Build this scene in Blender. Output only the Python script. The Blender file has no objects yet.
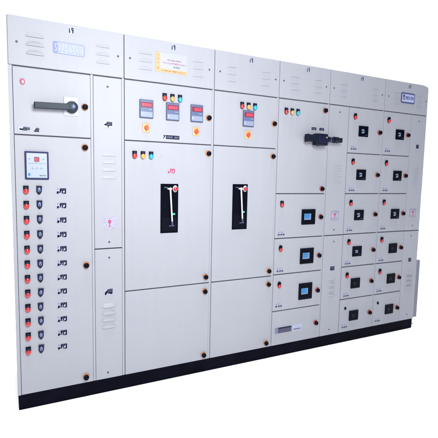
import bpy, bmesh, math, random
from mathutils import Vector, Matrix
random.seed(7)
S = bpy.context.scene
C = S.collection
R = math.radians

# ------------------------------------------------------------------ materials
def mat(name, col, rough=.45, metal=0., bump=0., bscale=300., var=0., vscale=3., spec=.5, emit=0., coat=0.):
    m = bpy.data.materials.new(name); m.use_nodes = True
    nt = m.node_tree; b = nt.nodes['Principled BSDF']
    b.inputs['Base Color'].default_value = (*col, 1)
    b.inputs['Roughness'].default_value = rough
    b.inputs['Metallic'].default_value = metal
    b.inputs['Specular IOR Level'].default_value = spec
    b.inputs['Coat Weight'].default_value = coat
    if emit:
        b.inputs['Emission Color'].default_value = (*col, 1)
        b.inputs['Emission Strength'].default_value = emit
    tc = nt.nodes.new('ShaderNodeTexCoord')
    geo = nt.nodes.new('ShaderNodeNewGeometry')
    if bump:
        n = nt.nodes.new('ShaderNodeTexNoise'); n.inputs['Scale'].default_value = bscale
        n.inputs['Detail'].default_value = 3
        nt.links.new(geo.outputs['Position'], n.inputs['Vector'])
        bp = nt.nodes.new('ShaderNodeBump'); bp.inputs['Strength'].default_value = bump
        bp.inputs['Distance'].default_value = .001
        nt.links.new(n.outputs['Fac'], bp.inputs['Height'])
        nt.links.new(bp.outputs['Normal'], b.inputs['Normal'])
    if var:
        n = nt.nodes.new('ShaderNodeTexNoise'); n.inputs['Scale'].default_value = vscale
        n.inputs['Detail'].default_value = 5; n.inputs['Roughness'].default_value = .6
        nt.links.new(geo.outputs['Position'], n.inputs['Vector'])
        r = nt.nodes.new('ShaderNodeValToRGB')
        r.color_ramp.elements[0].position = .3; r.color_ramp.elements[1].position = .7
        r.color_ramp.elements[0].color = (*[c*(1-var) for c in col], 1)
        r.color_ramp.elements[1].color = (*[min(1, c*(1+var)) for c in col], 1)
        nt.links.new(n.outputs['Fac'], r.inputs['Fac'])
        nt.links.new(r.outputs['Color'], b.inputs['Base Color'])
    return m

PAINT = mat('pale_grey_powder_coat', (.284, .290, .322), .5, spec=.3, bump=.3, bscale=420, var=.02, vscale=2.2)
def streaks(m):
    nt = m.node_tree; b = nt.nodes['Principled BSDF']; geo = [n for n in nt.nodes if n.type == 'NEW_GEOMETRY'][0]
    mp = nt.nodes.new('ShaderNodeMapping'); mp.inputs['Scale'].default_value = (14, 14, 1.1)
    n1 = nt.nodes.new('ShaderNodeTexNoise'); n1.inputs['Scale'].default_value = 1.6; n1.inputs['Detail'].default_value = 6
    nt.links.new(geo.outputs['Position'], mp.inputs['Vector']); nt.links.new(mp.outputs['Vector'], n1.inputs['Vector'])
    n2 = nt.nodes.new('ShaderNodeTexNoise'); n2.inputs['Scale'].default_value = 26; n2.inputs['Detail'].default_value = 8; n2.inputs['Roughness'].default_value = .7
    nt.links.new(geo.outputs['Position'], n2.inputs['Vector'])
    r2 = nt.nodes.new('ShaderNodeValToRGB'); r2.color_ramp.elements[0].position = .30; r2.color_ramp.elements[1].position = .40
    r2.color_ramp.elements[0].color = (.94, .94, .935, 1); r2.color_ramp.elements[1].color = (1, 1, 1, 1)
    nt.links.new(n2.outputs['Fac'], r2.inputs['Fac'])
    r1 = nt.nodes.new('ShaderNodeValToRGB'); r1.color_ramp.elements[0].position = .35; r1.color_ramp.elements[1].position = .62
    r1.color_ramp.elements[0].color = (.982, .982, .988, 1); r1.color_ramp.elements[1].color = (1, 1, 1, 1)
    nt.links.new(n1.outputs['Fac'], r1.inputs['Fac'])
    src = b.inputs['Base Color'].links[0].from_socket
    for r in (r1, r2):
        mx = nt.nodes.new('ShaderNodeMix'); mx.data_type = 'RGBA'; mx.blend_type = 'MULTIPLY'; mx.inputs[0].default_value = 1
        nt.links.new(src, mx.inputs[6]); nt.links.new(r.outputs['Color'], mx.inputs[7]); src = mx.outputs[2]
    nt.links.new(src, b.inputs['Base Color'])
    mr = nt.nodes.new('ShaderNodeMapRange'); mr.inputs['To Min'].default_value = .42; mr.inputs['To Max'].default_value = .60
    nt.links.new(n1.outputs['Fac'], mr.inputs['Value']); nt.links.new(mr.outputs['Result'], b.inputs['Roughness'])
streaks(PAINT)
SIDE = mat('side_cover_shaded_grey', (.175, .18, .225), .55, bump=.3, bscale=420, var=.04, vscale=6, spec=.2)  # panel grey darkened so the end cover looks shaded
GASKET = mat('rubber_gasket', (.19, .195, .235), .7, var=.1, vscale=20)
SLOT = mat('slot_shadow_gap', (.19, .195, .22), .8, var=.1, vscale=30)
PLINTH = mat('black_plinth_paint', (.0022, .0025, .0065), .6, spec=.03, bump=.4, bscale=120, var=.35, vscale=9)
BLACK = mat('black_plastic', (.0025, .003, .007), 42e-2, spec=.05, bump=.1, bscale=500, var=.1, vscale=30)
BLACKW = mat('black_window_panel', (.002, .0025, .006), .28, var=.1, vscale=30, spec=.03)
SLATE = mat('slate_grey_handle_plastic', (.016, .024, .036), .5, spec=.2, bump=.1, bscale=300, var=.06, vscale=20)
HANDLE = mat('dark_blue_grey_handle_plastic', (.004, .007, .016), .42, spec=.15, bump=.1, bscale=300, var=.1, vscale=20)
NAVY = mat('navy_housing', (.006, .008, .028), .4, spec=.15, var=.1, vscale=40)
BLUELENS = mat('blue_grey_button_cap', (.11, .14, .27), .3, var=.05, vscale=60)
REDL = mat('red_lens', (.36, .010, .012), .22, var=.05, vscale=60, coat=.5)
PINKL = mat('pale_red_lens', (.33, .09, .14), .3, var=.05, vscale=60)
YELL = mat('amber_lens', (.48, .25, .06), .22, var=.05, vscale=60, coat=.5)
CYANL = mat('cyan_lens', (.008, .27, .33), .22, var=.05, vscale=60, coat=.5)
ORANGE = mat('orange_lock_ring', (.31, .125, .05), .45, var=.15, vscale=90)
REDRING = mat('red_lock_ring', (.24, .035, .03), .45, var=.15, vscale=90)
SWYEL = mat('yellow_switch_plate', (.48, .29, .12), .45, var=.05, vscale=60)
SWRED = mat('red_switch_knob', (.50, .05, .02), .4, var=.05, vscale=60)
WHITE = mat('white_label', (.335, .35, .40), .5, var=.02, vscale=40)
FEED = mat('feeder_label_grey', (.275, .29, .36), .5, var=.02, vscale=40)
PALE = mat('pale_label', (.295, .305, .35), .5, var=.02, vscale=40)
MFRAME = mat('meter_frame_navy', (.016, .02, .075), .5, spec=.15, var=.1, vscale=60)
MEDGE = mat('meter_frame_grey_blue', (.05, .06, .115), .5, spec=.2, var=.1, vscale=60)
MFACE = mat('meter_face_pale_blue', (.25, .29, .35), .4, var=.03, vscale=60)
MBLUE = mat('meter_face_slate', (.075, .10, .19), .35, var=.05, vscale=60)
MGREY = mat('keypad_and_shadow_grey', (.19, .22, .31), .4, var=.05, vscale=60)
MDARK = mat('meter_window_maroon', (.16, .025, .05), .2, var=.05, vscale=60)
LED = mat('lit_red_digits', (.62, .04, .06), .4, emit=.75)
LCD = mat('lit_blue_screen', (.018, .15, .40), .3, spec=.2, emit=.25)
LCDW = mat('lit_pale_screen', (.13, .20, .30), .3, spec=.2, emit=.06)
LCDD = mat('dim_blue_screen', (.006, .011, .026), .4, spec=.05, emit=.02)
INK = mat('dark_blue_ink', (.004, .005, .020), .6, spec=.05, var=.1, vscale=80)
GREYINK = mat('faded_grey_ink', (.13, .14, .21), .5, var=.1, vscale=80)
BLUEINK = mat('faded_blue_ink', (.11, .13, .36), .5, var=.12, vscale=80)
RIM = mat('blue_plate_rim', (.05, .06, .17), .5, var=.05, vscale=30)
LAV = mat('lavender_plate', (.235, .265, .43), .5, var=.05, vscale=30)
LAVL = mat('light_lettering', (.31, .34, .47), .5, var=.02, vscale=30)
REDINK = mat('red_ink', (.33, .025, .09), .5, var=.1, vscale=80)
PINKINK = mat('faded_red_ink', (.36, .21, .27), .5, var=.1, vscale=80)
STKW = mat('sticker_white', (.29, .30, .37), .5, var=.02, vscale=30)
STKP = mat('sticker_pinkish', (.29, .28, .36), .5, var=.03, vscale=30)
GOLD = mat('gold_sticker_border', (.37, .26, .13), .5, var=.10, vscale=45)
STEEL = mat('lever_steel', (.75, .76, .78), .3, metal=.35, var=.03, vscale=40)
GREEN = mat('green_flag', (.05, .40, .27), .4, var=.05, vscale=40)
SCREW = mat('dark_screw', (.06, .065, .10), .4, metal=.3, var=.1, vscale=80)
PURPLE = mat('dark_purple_plate', (.035, .028, .075), .4, var=.3, vscale=50)
FLOORM = mat('white_floor', (.95, .95, .95), .9, spec=0.1, bump=.1, bscale=40, var=.005, vscale=2)

# ------------------------------------------------------------------ mesh collector
class MB:
    def __init__(s): s.v = []; s.f = []; s.m = []; s.sm = []; s.mats = []
    def mi(s, m):
        if m not in s.mats: s.mats.append(m)
        return s.mats.index(m)
    def add(s, vs, fs, m, smooth=False):
        o = len(s.v); s.v += [tuple(v) for v in vs]; k = s.mi(m)
        for f in fs: s.f.append([i+o for i in f]); s.m.append(k); s.sm.append(smooth)
    def box(s, x0, x1, y0, y1, z0, z1, m, bev=0., seg=2):
        bm = bmesh.new()
        r = bmesh.ops.create_cube(bm, size=1)
        for v in bm.verts:
            v.co = Vector(((x0+x1)/2+v.co.x*(x1-x0), (y0+y1)/2+v.co.y*(y1-y0), (z0+z1)/2+v.co.z*(z1-z0)))
        if bev: bmesh.ops.bevel(bm, geom=bm.edges[:], offset=bev, segments=seg, affect='EDGES', profile=.5)
        s.frombm(bm, m)
    def frombm(s, bm, m, smooth=False):
        bm.verts.index_update()
        s.add([v.co[:] for v in bm.verts], [[v.index for v in f.verts] for f in bm.faces], m, smooth); bm.free()
    def prism(s, pts, y0, y1, m, bev=0.):
        # outline pts (x,z) counter-clockwise seen from -Y
        bm = bmesh.new()
        a = [bm.verts.new((x, y0, z)) for x, z in pts]; b = [bm.verts.new((x, y1, z)) for x, z in pts]
        n = len(pts); ff = bm.faces.new(a); bm.faces.new(b[::-1])
        for i in range(n): bm.faces.new((a[i], b[i], b[(i+1) % n], a[(i+1) % n]))
        bmesh.ops.recalc_face_normals(bm, faces=bm.faces[:])
        if bev: bmesh.ops.bevel(bm, geom=list(ff.edges), offset=bev, segments=2, affect='EDGES', profile=.5)
        s.frombm(bm, m)
    def lathe(s, cx, cz, prof, m, n=28, sx=1., sz=1.):
        # prof list of (radius, y) from the panel outwards; axis along Y
        vs = []; fs = []
        for r, y in prof:
            for i in range(n):
                a = 2*math.pi*i/n; vs.append((cx+r*sx*math.cos(a), y, cz+r*sz*math.sin(a)))
        for j in range(len(prof)-1):
            for i in range(n):
                fs.append([j*n+i, j*n+(i+1) % n, (j+1)*n+(i+1) % n, (j+1)*n+i])
        fs.append([(len(prof)-1)*n+i for i in range(n)])
        s.add(vs, fs, m, True)
    def tube(s, p, q, r0, r1, m, n=14):
        p = Vector(p); q = Vector(q); d = (q-p).normalized()
        u = d.orthogonal().normalized(); w = d.cross(u); vs = []
        for c, r in ((p, r0), (q, r1)):
            for i in range(n):
                a = 2*math.pi*i/n; vs.append(c+u*r*math.cos(a)+w*r*math.sin(a))
        fs = [[i, (i+1) % n, n+(i+1) % n, n+i] for i in range(n)]
        s.add(vs, fs, m, True); s.add(vs, [list(range(n))[::-1], list(range(n, 2*n))], m)
    def louvre(s, cx, cz, w, h, d):
        # pressed hood: rises downwards to an open lower lip
        NU, NV = 20, 7; vs = []; fs = []
        for j in range(NV+1):
            v = j/NV
            for i in range(NU+1):
                u = -1+2*i/NU; e = math.sqrt(max(0, 1-abs(u)**2.6))
                zt = cz+h/2*(-1+2*e)                    # top outline bows, lip is straight
                z = zt+(cz-h/2-zt)*v
                y = -d*e*math.sin(v*math.pi/2)**1.3
                vs.append((cx+u*w/2, y-.0004, z))
        k = NU+1
        for j in range(NV):
            for i in range(NU):
                fs.append([j*k+i, (j+1)*k+i, (j+1)*k+i+1, j*k+i+1])
        s.add(vs, fs, PAINT, True)
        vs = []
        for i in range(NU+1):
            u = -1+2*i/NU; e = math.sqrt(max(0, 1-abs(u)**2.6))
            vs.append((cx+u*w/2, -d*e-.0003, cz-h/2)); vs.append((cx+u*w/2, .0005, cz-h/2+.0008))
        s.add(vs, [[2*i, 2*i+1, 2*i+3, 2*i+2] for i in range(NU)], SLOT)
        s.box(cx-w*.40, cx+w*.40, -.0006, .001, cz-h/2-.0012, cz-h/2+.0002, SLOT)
    def text(s, txt, cx, cz, w, h, y, m, thick=.0006, offset=0., shear=0.):
        cu = bpy.data.curves.new('t', 'FONT'); cu.body = txt; cu.align_x = 'CENTER'; cu.offset = offset; cu.shear = shear
        cu.resolution_u = 3
        ob = bpy.data.objects.new('t', cu); C.objects.link(ob)
        dg = bpy.context.evaluated_depsgraph_get(); me = bpy.data.meshes.new_from_object(ob.evaluated_get(dg))
        xs = [v.co.x for v in me.vertices]; ys = [v.co.y for v in me.vertices]
        ax, bx, ay, by = min(xs), max(xs), min(ys), max(ys)
        vs = [(cx+((v.co.x-ax)/(bx-ax)-.5)*w, y, cz+((v.co.y-ay)/(by-ay)-.5)*h) for v in me.vertices]
        fs = [list(p.vertices) for p in me.polygons]
        s.add(vs, fs, m)
        bpy.data.objects.remove(ob); bpy.data.curves.remove(cu); bpy.data.meshes.remove(me)
    def mesh(s, name, origin=(0, 0, 0)):
        me = bpy.data.meshes.new(name)
        o = Vector(origin)
        me.from_pydata([Vector(v)-o for v in s.v], [], s.f)
        for m in s.mats: me.materials.append(m)
        me.polygons.foreach_set('material_index', s.m); me.polygons.foreach_set('use_smooth', s.sm)
        me.update(); return me

def wloc(o):
    l = Vector((0, 0, 0))
    while o: l = l+o.location; o = o.parent
    return l
def link(me, name, parent, loc, label=None):
    o = bpy.data.objects.new(name, me); C.objects.link(o); o.parent = parent
    o.location = Vector(loc)-wloc(parent)
    if label: o['label'] = label
    return o
def part(b, name, parent, loc, label=None): return link(b.mesh(name, loc), name, parent, loc, label)

# ------------------------------------------------------------------ the switchboard
board = bpy.data.objects.new('switchboard', None); C.objects.link(board)
board['label'] = 'long pale grey electrical switchboard of six bolted cubicles on a black plinth'
board['category'] = 'switchboard'
board.location = (1.74, .28, 0)

W = 3.486; TOP = 2.3; D = .56
CUB = [0, .651, 1.282, 1.825, 2.317, 2.934, W]           # cubicle joints
CORN = [(3.486, 2.275), (3.478, 2.286), (3.455, 2.294), (3.415, 2.3)]
GD = .020                                                # gap floor depth

b = MB()
b.prism([(0, .095), (W, .095)] + CORN + [(0, TOP)], GD, D, GASKET)
# outer folds, painted
b.box(-.0005, .0195, .0012, D+.002, .095, 2.031, PAINT, .0015)
b.box(-.0005, .0195, .0232, D+.002, 2.033, TOP+.0006, PAINT)
b.box(.0185, 3.41, .008, D+.001, TOP-.006, TOP+.0004, PAINT)
b.box(W-.003, W+.0006, .0012, D+.002, .095, 2.274, PAINT, .001)
# painted cubicle posts beside each joint
for x0, x1 in ((.4455, .4600), (.6355, .6500), (1.266, 1.2810), (1.809, 1.8240), (2.3045, 2.3165), (2.9240, 2.9335)):
    b.box(x0, x1, .0015, GD+.004, .097, 2.031, PAINT, .001)
b.box(3.4835, W+.0003, .002, GD+.004, .097, 2.031, PAINT)
body = part(b, 'cabinet_body', board, (W/2, .28, .1))

b = MB()
b.prism([(0.004, 0.004), (.008, 0), (3.472, 0), (3.479, .008), (3.481, .0935), (0.002, .0935)], .006, D-.01, PLINTH, .002)
plinth = part(b, 'plinth', board, (W/2, .28, 0), 'black base plinth with scuffed paint')

def slab(b, x0, x1, z0, z1, y0=0., y1=GD+.001, bev=.0022):
    z0 -= .0012; z1 += .0016; x0 -= .0007; x1 += .0007
    if z0 < .1: z0 = .0965
    b.box(x0, x1, y0, y1, z0, z1, PAINT, bev)

# ---- shared small parts
def screw_mesh():
    b = MB(); b.lathe(0, 0, [(.0062, .0005), (.0062, -.0018), (.0045, -.003)], SCREW, 14)
    b.box(-.0035, .0035, -.0034, -.0025, -.0006, .0006, BLACK); return b.mesh('screw')
SCR = screw_mesh()
def screw(p, x, z): link(SCR, 'screw', p, (x, 0, z))
def knob_mesh(ring):
    b = MB()
    b.lathe(0, 0, [(.0205, .0005), (.0205, -.004), (.0187, -.0065), (.0150, -.0075)], ring, 28, 1, 1.08)
    b.lathe(0, -.001, [(.0155, -.007), (.0165, -.015), (.0155, -.0215), (.0120, -.0245), (.004, -.0255)], BLACK, 24)
    b.box(-.0035, .0035, -.029, -.022, -.0125, .0105, BLACK, .001)
    return b.mesh('lock_knob')
KO, KR = knob_mesh(ORANGE), knob_mesh(REDRING)
def knob(p, x, z, red=False):
    o = link(KR if red else KO, 'lock_knob', p, (x+random.uniform(-.001, .001), 0, z))
    o.rotation_euler.y = R(random.gauss(0, 9))
def lamp_mesh(lens, name, dim=1.):
    # black hooded housing with a round coloured lens in its lower half
    b = MB()
    w, h = .0135*dim, .0235*dim
    pts = [(-w, h), (-w, -h*.45), (-w*.72, -h*.82), (0, -h), (w*.72, -h*.82), (w, -h*.45), (w, h)]
    b.prism(pts[::-1], -.006, .0005, BLACK, .0012)
    b.lathe(0, h*.50, [(w*.8, -.005), (w*.8, -.013), (w*.62, -.0155)], NAVY, 18, 1, .75)
    b.lathe(0, -h*.26, [(w*1.02, -.004), (w*1.02, -.010), (w*.9, -.015), (w*.6, -.0185), (w*.2, -.020)], lens, 24, 1, 1.15)
    return b.mesh(name)
LR, LY, LC = lamp_mesh(REDL, 'indicator_lamp', 1.1), lamp_mesh(YELL, 'indicator_lamp', 1.1), lamp_mesh(CYANL, 'indicator_lamp', 1.1)
LR1 = lamp_mesh(REDL, 'indicator_lamp', 1.08)
def oval_mesh():
    # black round cap above a red round button on one oval plate
    b = MB()
    b.lathe(0, 0, [(.0150, .0005), (.0150, -.004), (.013, -.006)], BLACK, 26, .95, 1.75)
    b.lathe(0, .0135, [(.0122, -.005), (.0122, -.013), (.009, -.016)], BLACK, 20)
    b.lathe(.001, -.0095, [(.0142, -.005), (.0142, -.012), (.012, -.017), (.006, -.020)], REDL, 24, 1, 1.05)
    return b.mesh('push_button')
OV = oval_mesh()
def shield_mesh():
    b = MB(); w, h = .0155, .0265
    pts = [(-w, h), (-w*.96, -h*.25), (-w*.62, -h*.68), (0, -h), (w*.62, -h*.68), (w*.96, -h*.25), (w, h), (w*.5, h*.94), (0, h), (-w*.5, h*.94)]
    b.prism([pts[i] for i in (0, 1, 2, 3, 4, 5, 6)][::-1], -.008, .0005, NAVY, .0012)
    b.lathe(0, .003, [(w*.62, -.007), (w*.6, -.013), (w*.42, -.0155)], BLUELENS, 20, .9, 1.5)
    b.box(-.0014, .0014, -.0168, -.014, -.012, .004, NAVY, .0005)
    return b.mesh('selector_button')
SH = shield_mesh()

def blocks(b, cx, cz, w, h, y, cells, m):
    for x0, x1, z0, z1 in cells:
        b.box(cx-w/2+x0*w, cx-w/2+x1*w, y, y+.0006, cz-h/2+z0*h, cz-h/2+z1*h, m)
def bold(b, cx, cz, w, h, y, m, n, seed, fill=1.):
    # dense block capitals, each a stem with bars
    r = random.Random(seed); cw = w/n
    for i in range(n):
        if r.random() > fill: continue
        a0 = cx-w/2+i*cw+cw*.06; a1 = a0+cw*.86; t = min(cw*.34, h*.30); z0, z1 = cz-h/2, cz+h/2
        k = r.choice('EPHLTNOSRD')
        if k in 'EPHLNORD': b.box(a0, a0+t, y, y+.0005, z0, z1, m)
        if k in 'EPTOSRD': b.box(a0, a1, y, y+.00055, z1-t, z1, m)
        if k in 'ELOSD': b.box(a0, a1, y, y+.00060, z0, z0+t, m)
        if k in 'EPHSR': b.box(a0, a1, y, y+.00065, cz-t*.4, cz+t*.4, m)
        if k in 'HNOD': b.box(a1-t, a1, y, y+.00052, z0, z1, m)
        if k == 'T': b.box((a0+a1-t)/2, (a0+a1+t)/2, y, y+.0005, z0, z1, m)
        if k in 'PR': b.box(a1-t, a1, y, y+.00052, cz, z1, m)
        if k == 'R': b.prism([(a1-t*1.1, z0), (a1, z0), (a0+cw*.5, cz), (a0+cw*.3, cz)], y, y+.0005, m)
        if k == 'N': b.prism([(a0, z1), (a1-t, z0), (a1, z0), (a0+t, z1)], y, y+.0005, m)
        if k == 'S': b.box(a0, a0+t, y, y+.0005, cz, z1, m); b.box(a1-t, a1, y, y+.0005, z0, cz, m)
TAGC = [(.30, 1, .62, 1), (0, .24, 0, .5), (.36, .50, .25, .62), (.56, .98, 0, .20), (.80, 1, .12, .42), (.50, .66, .1, .45)]
def tag_mesh(w, h, m, bg, cells=TAGC, name='label_plate'):
    b = MB(); b.box(-w/2-.003, w/2+.003, -.0015, .0005, -h/2-.003, h/2+.003, bg, .0005)
    blocks(b, 0, 0, w, h, -.0021, cells, m); return b.mesh(name)
def lettered(w, h, lines, m, bg, seed, name='label_plate'):
    # lines: (x0, x1, z0, z1, characters, fill) in fractions of the plate
    b = MB(); b.box(-w/2-.003, w/2+.003, -.0015, .0005, -h/2-.003, h/2+.003, bg, .0006)
    for q, (x0, x1, z0, z1, n, fill) in enumerate(lines):
        bold(b, -w/2+(x0+x1)/2*w, -h/2+(z0+z1)/2*h, (x1-x0)*w, (z1-z0)*h, -.0021, m, n, seed*17+q, fill)
    return b.mesh(name)
TAGL = [(.28, 1, .56, 1.0, 5, 1), (0, .22, .0, .42, 2, 1), (.40, 1, .0, .44, 4, .9)]
def row_tag(w, h, m, soft, seed):
    # heavy run-together characters, worn unevenly
    b = MB(); r = random.Random(seed); j = lambda v, a=.03: v+r.uniform(-a, a)
    X = lambda u: -w/2+u*w
    Z = lambda v: -h/2+v*h
    b.box(-w/2-.003, w/2+.003, -.0012, .0005, -h/2-.003, h/2+.003, FEED, .0004)
    P = lambda pts, mm=m, y=-.0020: b.prism([(X(u), Z(v)) for u, v in pts], y, -.001, mm)
    P([(0, 0), (j(.22), 0), (j(.25), j(.42)), (.05, j(.48))])
    P([(.03, .72), (.18, .70), (.20, .97), (.05, 1)], soft)
    P([(j(.30), j(.60)), (1, j(.62)), (1, 1), (j(.33), 1)])
    P([(j(.27), .12), (j(.40), .12), (j(.50), .62), (.36, .62)], m, -.0023)
    P([(j(.52), .05), (j(.64), .05), (.68, .62), (.56, .62)], m, -.0024)
    P([(.68, 0), (j(.97), .0), (j(1.0), .20), (.70, j(.20))], m, -.0025)
    P([(.86, .16), (1, .14), (1, j(.66)), (.88, .62)], m, -.0026)
    for u in (.45, .62, .80): P([(u, .74), (u+.06, .74), (u+.06, .88), (u, .88)], soft, -.0028)
    return b.mesh('label_plate')
TAGS = [row_tag(.054, .032, INK, GREYINK, 3+i) for i in range(12)]
TAGR = row_tag(.050, .031, REDINK, PINKINK, 21)
def feeder_label():
    b = MB(); w, h = .074, .036
    b.box(-w/2, w/2, -.0015, .0005, -h/2, h/2, FEED, .0005)
    for k, x in enumerate((-.024, 0, .022)):
        b.box(x-.0085, x+.0075, -.0021, -.001, -.015, -.004, INK, .0)
        b.box(x-.004, x-.001, -.0027, -.002, -.012, -.007, PALE)
    b.box(-.012, .018, -.0021, -.001, .009, .012, GREYINK)
    b.box(-.030, -.018, -.0021, -.001, .004, .012, GREYINK)
    b.box(-.008, .022, -.0021, -.001, .002, .004, GREYINK)
    return b.mesh('label_plate')
FL = feeder_label()

def scribble(b, cx, cz, w, h, y, m, n, seed, fill=.7):
    # one line of letter-like strokes
    r = random.Random(seed); x = cx-w/2; cw = w/n
    for i in range(n):
        if r.random() < fill:
            k = r.choice((0, 1, 2, 3))
            a0, a1 = x+cw*.12, x+cw*.88
            t = cw*.24
            if k in (0, 1): b.box(a0, a0+t, y, y+.0005, cz-h/2, cz+h/2, m)
            if k in (0, 2, 3): b.box(a0, a1, y, y+.0004, cz+h/2-t, cz+h/2+.0002, m)
            if k in (1, 2): b.box(a1-t, a1, y, y+.0005, cz-h/2, cz+h/2, m)
            if k in (1, 3): b.box(a0, a1, y, y+.0004, cz-h/2, cz-h/2+t, m)
            if k in (2, 3): b.box((a0+a1)/2-t/2, (a0+a1)/2+t/2, y, y+.00045, cz-h/2, cz+h/2, m)
        x += cw

def lift_mark():
    # small dark two-stroke mark at the top of every header
    b = MB()
    b.box(-.017, .017, -.0012, .0005, -.021, .021, FEED, .0004)
    b.prism([(-.0125, -.014), (-.0065, -.014), (-.0075, .012), (-.0115, .012)], -.0020, -.001, INK)
    b.prism([(.001, .016), (.0005, .004), (.006, .000), (.0065, -.015), (.0115, -.015), (.013, .012), (.009, .017)][::-1], -.0020, -.001, INK)
    b.box(.004, .008, -.0026, -.0018, .005, .010, PALE)
    return b.mesh('label_plate')
LM = lift_mark()

def danger_mesh(seed, strong):
    b = MB(); w, h = .086, .080
    b.box(-w/2, w/2, -.0012, .0005, -h/2, h/2, STKP, .0004)
    ink = GREYINK if strong else PINKINK
    for z, hh, n in ((.030, .006, 8), (.016, .005, 9), (.004, .005, 9), (-.010, .005, 9), (-.022, .005, 10), (-.032, .004, 11)):
        for sgn in (-1, 1):
            if abs(z) < .025: scribble(b, sgn*.026, z, .026, hh, -.0018, ink, 5, seed+int(z*1000)+sgn, .6 if strong else .35)
        if abs(z) >= .025: scribble(b, 0, z, .070, hh*.8, -.0018, ink, n, seed+int(z*1000), .7 if strong else .4)
    if strong:
        for (x0, x1, z0, z1) in ((-w/2+.002, w/2-.002, h/2-.004, h/2-.002), (-w/2+.002, w/2-.002, -h/2+.002, -h/2+.004), (-w/2+.002, -w/2+.004, -h/2+.004, h/2-.004), (w/2-.004, w/2-.002, -h/2+.004, h/2-.004)):
            b.box(x0, x1, -.0018, -.001, z0, z1, GREYINK)
    # red skull-like drop over a dot
    b.lathe(0, .012, [(.0095, -.001), (.0095, -.0022), (.007, -.0024)], REDINK, 18)
    b.prism([(-.007, .008), (.007, .008), (.0025, -.010), (-.0025, -.010)][::-1], -.0022, -.001, REDINK)
    b.prism([(-.007, -.020), (0, -.013), (.007, -.020), (0, -.025)], -.0022, -.001, REDINK)
    return b.mesh('warning_sticker')
DG0, DG1 = danger_mesh(11, False), danger_mesh(31, True)

# ---- headers
HB = 2.0325
HINFO = [ # x0,x1, screwL, screwR, louvreL, louvreR, mark, wL, wR
 (.0015, .649, .047, .613, .141, .521, .339, .100, .088),
 (.653, 1.280, .688, 1.240, .789, 1.154, .977, .092, .086),
 (1.284, 1.823, 1.323, 1.788, 1.416, 1.698, 1.573, .080, .086),
 (1.827, 2.315, 1.863, 2.275, 1.966, 2.190, 2.088, .082, .084),
 (2.319, 2.932, 2.356, 2.896, 2.455, 2.811, 2.655, .086, .078),
 (2.936, 3.486, 2.975, 3.460, 3.079, 3.370, 3.233, .074, .074)]
headers = []
for k, (x0, x1, sl, sr, ll, lr, mk, wl, wr) in enumerate(HINFO):
    b = MB()
    if k < 5: b.box(x0, x1, 0, GD+.001, HB, TOP-.0015, PAINT, .0022)
    else: b.prism([(x0, HB), (x1, HB)] + [(x-.0005, z-.0012) for x, z in CORN] + [(x0, TOP-.0015)], 0, GD+.001, PAINT, .0022)
    for z in (2.208, 2.160, 2.112):
        b.louvre(ll, z, wl, .022 if k else .027, .0036 if k else .0070); b.louvre(lr, z, wr, .020, .0034)
    h = part(b, 'header_panel', board, ((x0+x1)/2, 0, HB)); headers.append(h)
    screw(h, sl, 2.158); screw(h, sr, 2.158)
    link(LM, 'label_plate', h, (mk, 0, 2.2645))

def rounded(x0, x1, z0, z1, r, n=5):
    pts = []
    for cx, cz, a0 in ((x1-r, z1-r, 0), (x0+r, z1-r, 90), (x0+r, z0+r, 180), (x1-r, z0+r, 270)):
        for i in range(n+1):
            a = R(a0+90*i/n); pts.append((cx+r*math.cos(a), cz+r*math.sin(a)))
    return pts
# name plate with the STANDARD lettering
b = MB()
b.prism(rounded(.236, .414, 2.124, 2.192, .012), -.0014, .0005, BLUEINK)
b.prism(rounded(.2385, .4105, 2.1275, 2.1885, .010), -.0020, -.001, LAV)
b.prism(rounded(.239, .262, 2.128, 2.188, .006), -.0023, -.001, BLUEINK)
b.text('STANDARD', .326, 2.158, .166, .050, -.0026, BLUEINK, offset=.035)
b.text('STANDARD', .326, 2.158, .160, .044, -.0032, LAVL)
part(b, 'name_plate', headers[0], (.325, 0, 2.158), 'faded blue and white STANDARD name plate')
# white notice with gold border on two sides
b = MB()
b.box(.885, 1.075, -.0014, .0005, 2.121, 2.223, STKW, .0004)
b.prism([(.853, 2.100), (1.075, 2.100), (1.075, 2.1215), (.8865, 2.1225), (.8865, 2.222), (.853, 2.222)][::-1], -.0022, .0005, GOLD)
bold(b, .985, 2.180, .10, .009, -.002, PINKINK, 16, 5, .92)
bold(b, .985, 2.160, .16, .009, -.002, PINKINK, 27, 6, .85)
bold(b, 1.0, 2.139, .045, .007, -.002, GREYINK, 7, 8, .9)
for z in (2.215, 2.190, 2.165): b.box(.860, .879, -.0026, -.002, z-.012, z-.009, ORANGE)
b.box(.862, .878, -.0026, -.002, 2.118, 2.126, ORANGE)
bold(b, .98, 2.111, .17, .006, -.0027, ORANGE, 24, 9, .8)
part(b, 'notice_sticker', headers[1], (.964, 0, 2.16), 'white notice sticker with gold border and red lettering')
# blue plate on the last header
b = MB()
b.prism(rounded(3.128, 3.306, 2.116, 2.209, .014), -.0030, .0005, RIM, .0008)
b.prism(rounded(3.139, 3.295, 2.129, 2.196, .008), -.0042, -.002, LAVL)
b.prism(rounded(3.150, 3.174, 2.146, 2.190, .006), -.0048, -.003, MEDGE)
b.prism(rounded(3.156, 3.166, 2.152, 2.170, .003), -.0054, -.004, LAVL)
bold(b, 3.236, 2.165, .105, .024, -.0050, BLUEINK, 10, 3, 1.)
part(b, 'name_plate', headers[5], (3.217, 0, 2.162), 'pale name plate with dark blue rim')

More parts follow.
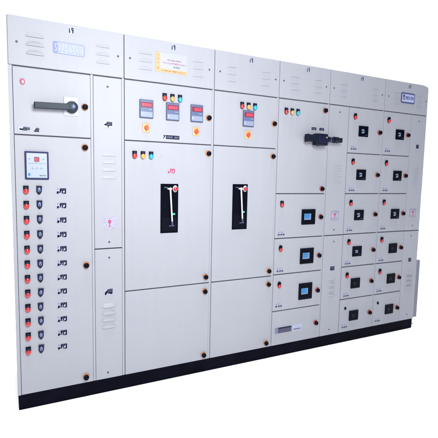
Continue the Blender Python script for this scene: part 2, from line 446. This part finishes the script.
# ---- doors
def door(x0, x1, z0, z1, label=None, name='door'):
    b = MB(); slab(b, x0, x1, z0, z1)
    return part(b, name, board, ((x0+x1)/2, 0, (z0+z1)/2), label)
def access(x0, x1, z0, z1, louv, cx, w, d):
    b = MB(); slab(b, x0, x1, z0, z1)
    for z in louv: b.louvre(cx, z, w, .030 if d > .01 else .022, d*.8 if d > .01 else .0042)
    return part(b, 'access_panel', board, ((x0+x1)/2, 0, (z0+z1)/2))

# cubicle one
d = door(.0225, .4435, 1.653, 2.0225)
knob(d, .411, 1.833)
b = MB(); b.lathe(0, 0, [(.0135, .0005), (.0135, -.004), (.010, -.006)], PINKL, 24, 1, 1.3)
b.lathe(.001, -.002, [(.0068, -.005), (.006, -.009)], WHITE, 18, 1, 1.4)
part(b, 'indicator_lamp', d, (0, 0, 0), 'pale pink ring lamp').location = Vector((.071, 0, 1.944))-wloc(d)
# rotary handle
b = MB(); b.box(.290, .372, -.006, .0005, 1.773, 1.884, WHITE, .002)
b.box(.293, .369, -.0068, -.005, 1.776, 1.785, MGREY); part(b, 'handle_plate', d, (.331, 0, 1.827))  # grey strip paints the shadow along the plate's lower edge
b = MB()
b.lathe(.334, 1.823, [(.034, -.005), (.034, -.030), (.031, -.040), (.024, -.046), (.010, -.047)], SLATE, 32)
b.prism([(.128, 1.796), (.320, 1.802), (.320, 1.838), (.128, 1.832)][::-1], -.052, -.030, SLATE, .004)
b.box(.300, .352, -.050, -.020, 1.802, 1.842, SLATE, .006, 3)
b.lathe(.340, 1.823, [(.011, -.044), (.010, -.053)], BLUELENS, 18)
b.box(.126, .129, -.050, -.032, 1.797, 1.830, BLACK)
part(b, 'rotary_handle', d, (.334, -.02, 1.823), 'slate grey rotary handle pointing left')
b = MB(); b.box(.041, .108, -.0014, .0005, 1.668, 1.696, FEED, .0004)
b.prism([(.048, 1.676), (.066, 1.673), (.068, 1.682), (.050, 1.683)], -.0019, -.001, INK); b.prism([(.064, 1.673), (.088, 1.672), (.088, 1.692), (.070, 1.693)], -.0021, -.001, INK); b.prism([(.086, 1.674), (.104, 1.676), (.104, 1.692), (.088, 1.692)], -.0022, -.001, NAVY); bold(b, .086, 1.687, .034, .006, -.0028, GREYINK, 9, 1); bold(b, .084, 1.678, .032, .005, -.0028, GREYINK, 9, 2)
part(b, 'label_plate', d, (.075, 0, 1.682))
b = MB(); b.box(.120, .156, -.0014, .0005, 1.665, 1.694, FEED, .0004)
b.prism([(.123, 1.669), (.152, 1.668), (.153, 1.691), (.136, 1.691), (.130, 1.680)], -.0020, -.001, INK); bold(b, .143, 1.685, .016, .006, -.0026, GREYINK, 5, 3); bold(b, .140, 1.675, .020, .005, -.0026, GREYINK, 6, 4)
part(b, 'label_plate', d, (.138, 0, 1.68))

d = door(.0225, .4435, .0995, 1.643)
for z in (1.592, .865, .137): knob(d, {1.592: .409, .865: .407, .137: .398}[z], z)
b = MB(); cx, cz = .136, 1.475
b.box(cx-.064, cx+.064, -.011, .0005, cz-.081, cz+.081, MFRAME, .003)
b.box(cx-.055, cx+.055, -.0125, -.008, cz-.071, cz+.071, MFACE, .001)
b.box(cx-.014, cx+.013, -.0135, -.01, cz+.022, cz+.049, MDARK)
b.text('85', cx-.0005, cz+.0355, .020, .017, -.0142, LED)
for i, (z, w0) in enumerate(((.012, .09), (-.018, .07))): scribble(b, cx, cz+z, w0, .004, -.0132, GREYINK, 22, 40+i, .6)
for x in (-.025, .0, .022): b.box(cx+x-.001, cx+x+.001, -.0132, -.012, cz-.022, cz-.008, GREYINK)
b.box(cx-.047, cx-.037, -.0135, -.012, cz-.060, cz-.044, LCD)
scribble(b, cx+.030, cz-.058, .035, .006, -.0132, INK, 9, 77, .9)
for x in (-.040, .036): b.box(cx+x-.004, cx+x+.004, -.0132, -.012, cz+.034, cz+.040, GREYINK)
part(b, 'control_meter', d, (cx, 0, cz), 'large square meter with white face and navy frame')
ZR = [1.332, 1.243, 1.157, 1.072, .985, .902, .816, .731, .646, .558, .462+.001, .369]
ZR = [1.3315-(1.3315-.3655)*i/11 for i in range(12)]
for i, z in enumerate(ZR):
    dx = -.010*(i/11)**1.5
    l = link(LR1, 'indicator_lamp', d, (.0745+dx, 0, z+.001))
    link(SH, 'selector_button', d, (.1455+dx+random.uniform(-.001, .001), 0, z+.001+random.uniform(-.0015, .0015))).rotation_euler.y = R(random.gauss(0, 2.5))
    link(TAGS[i], 'label_plate', d, (.268+dx, 0, z-.004))

d = access(.4625, .6335, .966, 2.0225, (1.558, 1.511, 1.464, 1.417), .554, .090, .0085)
screw(d, .548, 1.968); screw(d, .552, 1.003)
b = MB(); b.box(.521, .580, -.0014, .0005, 1.719, 1.762, FEED, .0005)
b.prism([(.526, 1.735), (.545, 1.732), (.574, 1.733), (.575, 1.756), (.543, 1.757), (.538, 1.745), (.527, 1.742)], -.0020, -.001, INK); b.prism([(.547, 1.722), (.553, 1.722), (.553, 1.734), (.547, 1.734)], -.0022, -.001, INK); bold(b, .558, 1.750, .026, .006, -.0027, GREYINK, 8, 5); bold(b, .555, 1.740, .030, .006, -.0027, GREYINK, 9, 7)
part(b, 'label_plate', d, (.55, 0, 1.741))
link(DG0, 'warning_sticker', d, (.555, 0, 1.124))
d = access(.4625, .6335, .0995, .956, (.590, .545, .500, .454), .546, .092, .013)
screw(d, .551, .902); screw(d, .538, .137)
b = MB(); b.box(.516, .574, -.0014, .0005, .655, .701, FEED, .0005)
b.prism([(.521, .660), (.528, .659), (.537, .671), (.562, .662), (.570, .664), (.571, .697), (.541, .696), (.533, .686), (.522, .676)], -.0020, -.001, INK); bold(b, .554, .689, .026, .007, -.0027, GREYINK, 8, 8); bold(b, .552, .678, .030, .006, -.0027, GREYINK, 9, 9)
part(b, 'label_plate', d, (.545, 0, .678))

def small_meter(d, cx, cz, txt, full=True):
    b = MB(); w, h = .0455, .058
    b.box(cx-w, cx+w, -.010, .0005, cz-h, cz+h, MEDGE, .0025)
    b.box(cx-w+.004, cx+w-.004, -.0115, -.008, cz-h+.004, cz+h-.004, MBLUE, .001)
    b.box(cx-w+.008, cx+w-.008, -.0125, -.010, cz+.010, cz+h-.016, MDARK)
    b.text(txt, cx+(0 if full else .004), cz+.0255, .064 if full else .052, .021, -.0132, LED, offset=.02)
    b.box(cx+.012, cx+.036, -.0125, -.011, cz-.004, cz+.001, MGREY)
    b.box(cx-w+.006, cx+w-.006, -.0125, -.010, cz-h+.008, cz-.018, MGREY, .0005)
    b.lathe(cx-.030, cz-.034, [(.008, -.012), (.007, -.014)], MFACE, 14)
    scribble(b, cx+.010, cz-.034, .048, .009, -.0132, MFACE, 7, int(cx*100), .8)
    return part(b, 'digital_meter', d, (cx, 0, cz))
def cam_switch(d, cx, cz):
    b = MB(); b.box(cx-.024, cx+.024, -.005, .0005, cz-.029, cz+.029, SWYEL, .003)
    b.lathe(cx+.001, cz-.001, [(.0155, -.004), (.0150, -.010), (.012, -.013)], SWRED, 24)
    b.prism([(cx-.013, cz-.002), (cx, cz-.020), (cx+.013, cz-.002), (cx+.003, cz+.019)], -.022, -.008, SWRED, .001)
    part(b, 'rotary_switch', d, (cx, 0, cz))
def trio(d, x0, z, dx=.054):
    for k, (m, l) in enumerate(((LR, 'red indicator lamp'), (LY, 'amber indicator lamp'), (LC, 'cyan indicator lamp'))):
        link(m, 'indicator_lamp', d, (x0+k*dx, 0, z), l)
def breaker(d, cx, cz):
    b = MB(); w, h = .0635, .1665
    b.box(cx-w-.005, cx+w+.005, -.003, .0005, cz-h-.005, cz+h+.005, WHITE, .001)
    b.box(cx-w, cx+w, -.006, -.001, cz-h, cz+h, BLACKW, .001)
    b.box(cx-w+.012, cx+w-.012, -.0065, -.0055, cz-h+.014, cz-.060, BLACK, .0)
    b.text('TRIP', cx-.027, cz+.141, .026, .008, -.0068, GREYINK)
    part(b, 'breaker_window', d, (cx, 0, cz), 'tall black breaker window')
    b = MB()
    b.tube((cx+.003, -.014, cz+.131), (cx+.0145, -.022, cz-.088), .0058, .0050, STEEL)
    b.tube((cx+.003, -.004, cz+.133), (cx+.003, -.022, cz+.133), .0095, .0085, STEEL)
    b.box(cx-.016, cx+.004, -.013, -.006, cz+.129, cz+.138, STEEL, .001)
    b.tube((cx+.0145, -.022, cz-.086), (cx+.0155, -.022, cz-.112), .0070, .0060, MEDGE)
    b.box(cx-.004, cx+.034, -.016, -.006, cz-.121, cz-.114, MEDGE, .001)
    part(b, 'breaker_lever', d, (cx+.006, -.01, cz), 'thin pale steel lever with blue tip')
    b = MB()
    b.lathe(cx+.040, cz+.133, [(.0185, -.005), (.0185, -.008)], WHITE, 26, .95, 1.25)
    b.lathe(cx+.041, cz+.131, [(.0125, -.007), (.012, -.016), (.009, -.019)], REDL, 22, 1, 1.2)
    part(b, 'push_button', d, (cx+.04, 0, cz+.131), 'red push button on white oval')
    b = MB(); b.box(cx+.022, cx+.040, -.009, -.005, cz-.044, cz-.032, GREEN, .001)
    part(b, 'status_flag', d, (cx+.03, 0, cz-.038), 'small green flag')

# cubicle two
d = door(.6545, 1.2645, 1.655, 2.0225)
small_meter(d, .794, 1.855, '8888'); small_meter(d, .974, 1.853, '8888'); small_meter(d, 1.149, 1.856, '888', False)
trio(d, .918, 1.942); cam_switch(d, .794, 1.737); cam_switch(d, 1.146, 1.736); knob(d, 1.240, 1.834)
b = MB(); b.box(.906, 1.030, -.0014, .0005, 1.669, 1.703, WHITE, .0005)
b.box(.928, 1.025, -.0019, -.001, 1.673, 1.699, NAVY); bold(b, .976, 1.686, .088, .012, -.0026, GREYINK, 11, 10, .9); b.prism([(.909, 1.675), (.914, 1.673), (.927, 1.698), (.921, 1.700)], -.0021, -.001, INK); b.prism([(.909, 1.699), (.914, 1.700), (.922, 1.686), (.917, 1.684)], -.0023, -.001, INK)
part(b, 'label_plate', d, (.968, 0, 1.686), 'long black label strip')
d = door(.6545, 1.2645, .673, 1.645)
trio(d, .717, 1.560, .055); knob(d, 1.241, 1.591); knob(d, 1.235, .715)
link(TAGR, 'label_plate', d, (.969, 0, 1.463), 'small label with red lettering')
breaker(d, .956, 1.211)
d = door(.6545, 1.2645, .0995, .663); knob(d, 1.233, .609); knob(d, 1.230, .134)
# cubicle three
d = door(1.2855, 1.8075, 1.655, 2.0225)
small_meter(d, 1.559, 1.854, '888', False); trio(d, 1.505, 1.942); cam_switch(d, 1.559, 1.738); knob(d, 1.784, 1.834)
d = door(1.2855, 1.8075, .673, 1.645); knob(d, 1.783, 1.592); knob(d, 1.778, .712); breaker(d, 1.505, 1.214)
d = door(1.2855, 1.8075, .0995, .663); knob(d, 1.777, .607); knob(d, 1.773, .134)

# cubicle four
d = door(1.8285, 2.303, 1.315, 2.0225)
trio(d, 1.893, 1.936, .055); knob(d, 2.270, 1.973, True); knob(d, 2.270, 1.350, True)
for x in (2.166, 2.245):
    b = MB(); b.box(x-.027, x+.027, -.0014, .0005, 1.808, 1.838, WHITE, .0005)
    b.box(x-.024, x+.024, -.0019, -.001, 1.812, 1.835, NAVY); bold(b, x, 1.826, .038, .009, -.0025, GREYINK, 5, int(x*99)); bold(b, x, 1.816, .022, .005, -.0025, WHITE, 3, int(x*98))
    part(b, 'label_plate', d, (x, 0, 1.823))
b = MB()
f = lambda x: x*.975
zc = 1.741
b.lathe(2.19, zc-.003, [(.045, .0005), (.045, -.012), (.040, -.030), (.034, -.045)], HANDLE, 28)
b.box(2.030, 2.112, -.078, -.038, zc-.023, zc+.025, HANDLE, .004)
b.box(2.026, 2.040, -.081, -.036, zc-.027, zc+.028, HANDLE, .003)
b.box(2.108, 2.222, -.082, -.030, zc-.047, zc+.036, HANDLE, .006)
b.box(2.122, 2.206, -.090, -.078, zc-.030, zc+.022, NAVY, .004)
b.box(2.196, 2.206, -.0935, -.088, zc+.004, zc+.014, GOLD, .001)
b.tube((2.215, -.058, zc), (2.305, -.058, zc), .019, .018, HANDLE, 18)
b.tube((2.232, -.058, zc), (2.238, -.058, zc), .0225, .0225, NAVY, 18)
b.tube((2.256, -.058, zc), (2.262, -.058, zc), .0205, .0205, MEDGE, 18)
b.tube((2.300, -.058, zc), (2.345, -.058, zc), .0235, .0225, HANDLE, 18)
b.tube((2.345, -.058, zc), (2.372, -.058, zc), .0165, .013, HANDLE, 18)
b.box(2.366, 2.384, -.070, -.046, zc-.017, zc+.017, HANDLE, .003)
b.v = [(x+.022, y, zc+(z-zc)*1.08) for x, y, z in b.v]
part(b, 'rotary_handle', d, (2.2, -.05, zc), 'long black lever handle reaching right over the joint')

def screen(d, cx, cz, w, h, blue, bx, bz, bw, bh, mode=0):
    b = MB()
    b.box(cx-w/2-.003, cx+w/2+.003, -.002, .0005, cz-h/2-.003, cz+h/2+.003, WHITE, .0006)
    b.box(cx-w/2, cx+w/2, -.011, -.001, cz-h/2, cz+h/2, BLACK, .003)
    b.box(cx-w/2+.010, cx+w/2-.010, -.0118, -.0105, cz-h/2+.010, cz+h/2-.010, BLACKW)
    x, z = cx+bx, cz+bz
    if mode == 0:
        b.box(x-bw/2, x+bw/2, -.0132, -.011, z-bh/2, z+bh/2, LCDW, .0006)
        b.box(x-bw/2+.002, x+bw*.30, -.0140, -.012, z-bh/2+.010, z+bh/2-.001, LCD)
        bold(b, x-bw*.1, z+bh*.22, bw*.6, bh*.16, -.0146, LCDW, 5, int(z*100)); bold(b, x-bw*.1, z-bh*.08, bw*.5, bh*.12, -.0146, LCDW, 5, int(z*90))
    elif mode == 1:
        b.prism([(x-bw/2, z+bh*.42), (x+bw*.30, z+bh/2), (x+bw/2, z+bh*.1), (x+bw*.42, z-bh*.42), (x-bw*.35, z-bh/2), (x-bw*.42, z-bh*.18), (x-bw*.02, z-bh*.10), (x-bw*.02, z+bh*.14), (x-bw*.45, z+bh*.12)], -.0132, -.011, blue)
        b.box(x+bw*.05, x+bw*.30, -.0140, -.012, z-bh*.05, z+bh*.22, NAVY)
        b.box(x+bw*.72, x+bw*1.5, -.0135, -.011, z-bh*.9, z-bh*.82, MEDGE)
    else:
        b.box(x-bw/2, x+bw/2, -.0130, -.011, z-bh/2, z+bh/2, blue, .0006)
    part(b, 'display_unit', d, (cx, 0, cz))
for z0, z1, zi, zl, zs, hs, zk in ((.965, 1.305, 1.229, 1.000, 1.124, .124, 1.121), (.678, .955, .881, .710, .806, .128, .802), (.381, .668, .590, .425, .513, .136, .508)):
    d = door(1.8285, 2.303, z0, z1)
    link(LR if zi > 1 else OV, 'push_button', d, (1.883, 0, zi))
    link(FL, 'label_plate', d, (1.887, 0, zl))
    screen(d, 2.144, zs, .136, hs, LCD, -.013, .002, .068, .050, 0)
    knob(d, 2.271, zk, True)
d = door(1.8285, 2.303, .0995, .371); knob(d, 2.269, .228, True)
b = MB(); b.box(1.853, 2.023, -.004, .0005, .188, .245, WHITE, .001); b.box(1.857, 2.019, -.0055, -.002, .192, .241, PURPLE, .001)
b.box(1.858, 1.884, -.0062, -.005, .193, .240, GREYINK); b.box(1.890, 2.014, -.0062, -.005, .228, .238, NAVY)
part(b, 'label_plate', d, (1.938, 0, .216), 'long dark purple plate')
b = MB(); b.box(2.032, 2.128, -.0014, .0005, .186, .240, LAVL, .0005)
bold(b, 2.080, .203, .080, .012, -.002, GREYINK, 10, 21, .95); scribble(b, 2.080, .226, .080, .005, -.002, PALE, 12, 22, .9)
part(b, 'label_plate', d, (2.08, 0, .213), 'pale blue label with faded writing')

# cable alley between cubicles four and five
d = access(2.3205, 2.527, .966, 2.0225, (1.556, 1.509, 1.462, 1.414), 2.431, .094, .0085)
screw(d, 2.430, 1.974); screw(d, 2.423, 1.007); link(DG1, 'warning_sticker', d, (2.426, 0, 1.127), 'warning sticker with grey grid and red mark')
d = access(2.3205, 2.527, .0995, .956, (.593, .547, .500, .453), 2.427, .080, .011)
screw(d, 2.429, .907); screw(d, 2.423, .144)
def dark_label(d, x, z, w=.046, h=.034):
    b = MB(); b.box(x-w/2-.004, x+w/2+.004, -.0014, .0005, z-h/2-.004, z+h/2+.004, PALE, .0005)
    b.box(x-w/2, x+w/2, -.0019, -.001, z-h/2, z+h/2, NAVY); bold(b, x, z+h*.16, w*.75, h*.26, -.0025, GREYINK, 4, int(x*77)); bold(b, x, z-h*.24, w*.6, h*.16, -.0025, GREYINK, 4, int(x*79), .8)
    part(b, 'label_plate', d, (x, 0, z))
dark_label(d, 2.426, .678)

# feeder columns of cubicles five and six
ROWS = [(1.655, 2.0225), (1.315, 1.645), (.968, 1.305), (.683, .958), (.396, .673), (.0995, .386)]
ZI = [1.953, 1.580, 1.232, .895, .603, .309]; ZS = [1.836, 1.471, 1.126, .809, .526, .235]; ZL = [1.695, 1.348, 1.005, .715, .430, .149]
LABS = None
for col, (x0, x1, xi, xs, xk, xl, ws) in enumerate(((2.5335, 2.922, 2.595, 2.694, 2.887, 2.598, .106), (2.9370, 3.280, 2.991, 3.138, 3.243, 2.999, .104))):
    for r, (z0, z1) in enumerate(ROWS):
        d = door(x0, x1, z0, z1)
        if r < 5: link(OV, 'push_button', d, (xi, 0, ZI[r]))
        else:
            b = MB(); b.lathe(xi, ZI[r], [(.0095, .0005), (.0095, -.006), (.007, -.009)], INK, 18, 1, 1.4)
            part(b, 'push_button', d, (xi, 0, ZI[r]), 'small black button')
        m = [(LCDW, 1), (LCDW, 1), (LCDW, 1), (LCDW if col else LCDW, 1), (LCDD, 2), (LCDD, 2)][r]
        if col and r == 3: m = (LCDD, 2)
        if r >= 4: m = (LCDD, 2)
        screen(d, xs, ZS[r], ws, .090, m[0], -.012, .000, .034, .036 if r < 3 else .026, m[1])
        knob(d, xk, ZS[r]+.002, True)
        link(FL, 'label_plate', d, (xl, 0, ZL[r]))
d = access(3.2840, 3.4825, .966, 2.0225, (1.556, 1.509, 1.462, 1.414), 3.390, .080, .0085)
screw(d, 3.386, 1.972); screw(d, 3.387, 1.010); link(DG1, 'warning_sticker', d, (3.382, 0, 1.128), 'warning sticker with grey grid and red mark'); dark_label(d, 3.384, 1.743, .036, .034)
d = access(3.2840, 3.4825, .0995, .956, (.562, .517, .472, .427), 3.392, .096, .013)
screw(d, 3.382, .912); screw(d, 3.392, .149); dark_label(d, 3.382, .683, .038, .036)

# shallow cover box on the right end
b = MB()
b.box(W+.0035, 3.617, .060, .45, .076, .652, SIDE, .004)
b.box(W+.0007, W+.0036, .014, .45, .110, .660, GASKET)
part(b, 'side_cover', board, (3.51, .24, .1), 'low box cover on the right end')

# ------------------------------------------------------------------ floor
b = MB(); b.add([(-60, -60, 0), (60, -60, 0), (60, 60, 0), (-60, 60, 0)], [[0, 1, 2, 3]], FLOORM)
fl = bpy.data.objects.new('floor', b.mesh('floor')); C.objects.link(fl); fl['kind'] = 'structure'

# ------------------------------------------------------------------ light
# white backdrop all round the far side, dark near half added to cut fill
w = bpy.data.worlds.new('World'); S.world = w; w.use_nodes = True
nt = w.node_tree; bg = nt.nodes['Background']; bg.inputs[1].default_value = 1.0
tc = nt.nodes.new('ShaderNodeTexCoord'); sp = nt.nodes.new('ShaderNodeSeparateXYZ')
rmp = nt.nodes.new('ShaderNodeValToRGB')
mr = nt.nodes.new('ShaderNodeMapRange')
mr.inputs['From Min'].default_value = -1; mr.inputs['From Max'].default_value = 1
nt.links.new(tc.outputs['Generated'], sp.inputs[0]); nt.links.new(sp.outputs['Y'], mr.inputs['Value'])
nt.links.new(mr.outputs['Result'], rmp.inputs['Fac']); nt.links.new(rmp.outputs['Color'], bg.inputs[0])
e = rmp.color_ramp.elements
e[0].position = .44; e[0].color = (.05, .085, .19, 1)
e[1].position = .52; e[1].color = (1.02, 1.02, 1.02, 1)
def area(loc, tgt, size, power, col=(1, 1, 1)):
    l = bpy.data.lights.new('key_light', 'AREA'); l.energy = power; l.size = size; l.color = col; l.spread = R(128)
    o = bpy.data.objects.new('key_light', l); C.objects.link(o); o.location = loc
    o.rotation_euler = (Vector(tgt)-Vector(loc)).to_track_quat('-Z', 'Y').to_euler(); return o
area((0.62, -2.5, 2.4), (1.05, 0, 1.5), .9, 66.5, (.98, 1, 1.0))  # unseen area light added for the brightness falloff from upper left
l = bpy.data.lights.new('floor_white_fill', 'SUN'); l.energy = 4.1; l.angle = R(26)  # unseen light from above, added to keep the floor pure white
o = bpy.data.objects.new('floor_white_fill', l); C.objects.link(o); o.rotation_euler = (R(3), 0, 0)

# ------------------------------------------------------------------ camera
f, yaw, pit, rol, cx, cy, cz, sx, sy = 1.8552, 0.45238, -0.09813, 0.01747, 0, -2.58524, 1.41884, 10.10958, 0.70353
cam = bpy.data.cameras.new('Camera'); co = bpy.data.objects.new('Camera', cam); C.objects.link(co); S.camera = co
cam.sensor_width = 36; cam.lens = f*219/438*36; cam.shift_x = sx/438; cam.shift_y = -sy/438
cam.clip_start = .05; cam.clip_end = 500
fw = Vector((math.sin(yaw)*math.cos(pit), math.cos(yaw)*math.cos(pit), math.sin(pit)))
r0 = Vector((math.cos(yaw), -math.sin(yaw), 0)); u0 = r0.cross(fw)
r = r0*math.cos(rol)+u0*math.sin(rol); u = -r0*math.sin(rol)+u0*math.cos(rol)
co.matrix_world = Matrix(((r.x, u.x, -fw.x, cx), (r.y, u.y, -fw.y, cy), (r.z, u.z, -fw.z, cz), (0, 0, 0, 1)))
S.render.resolution_x = S.render.resolution_y = 1024
S.view_settings.view_transform = 'Standard'; S.view_settings.look = 'None'; S.view_settings.exposure = 0; S.view_settings.gamma = 1
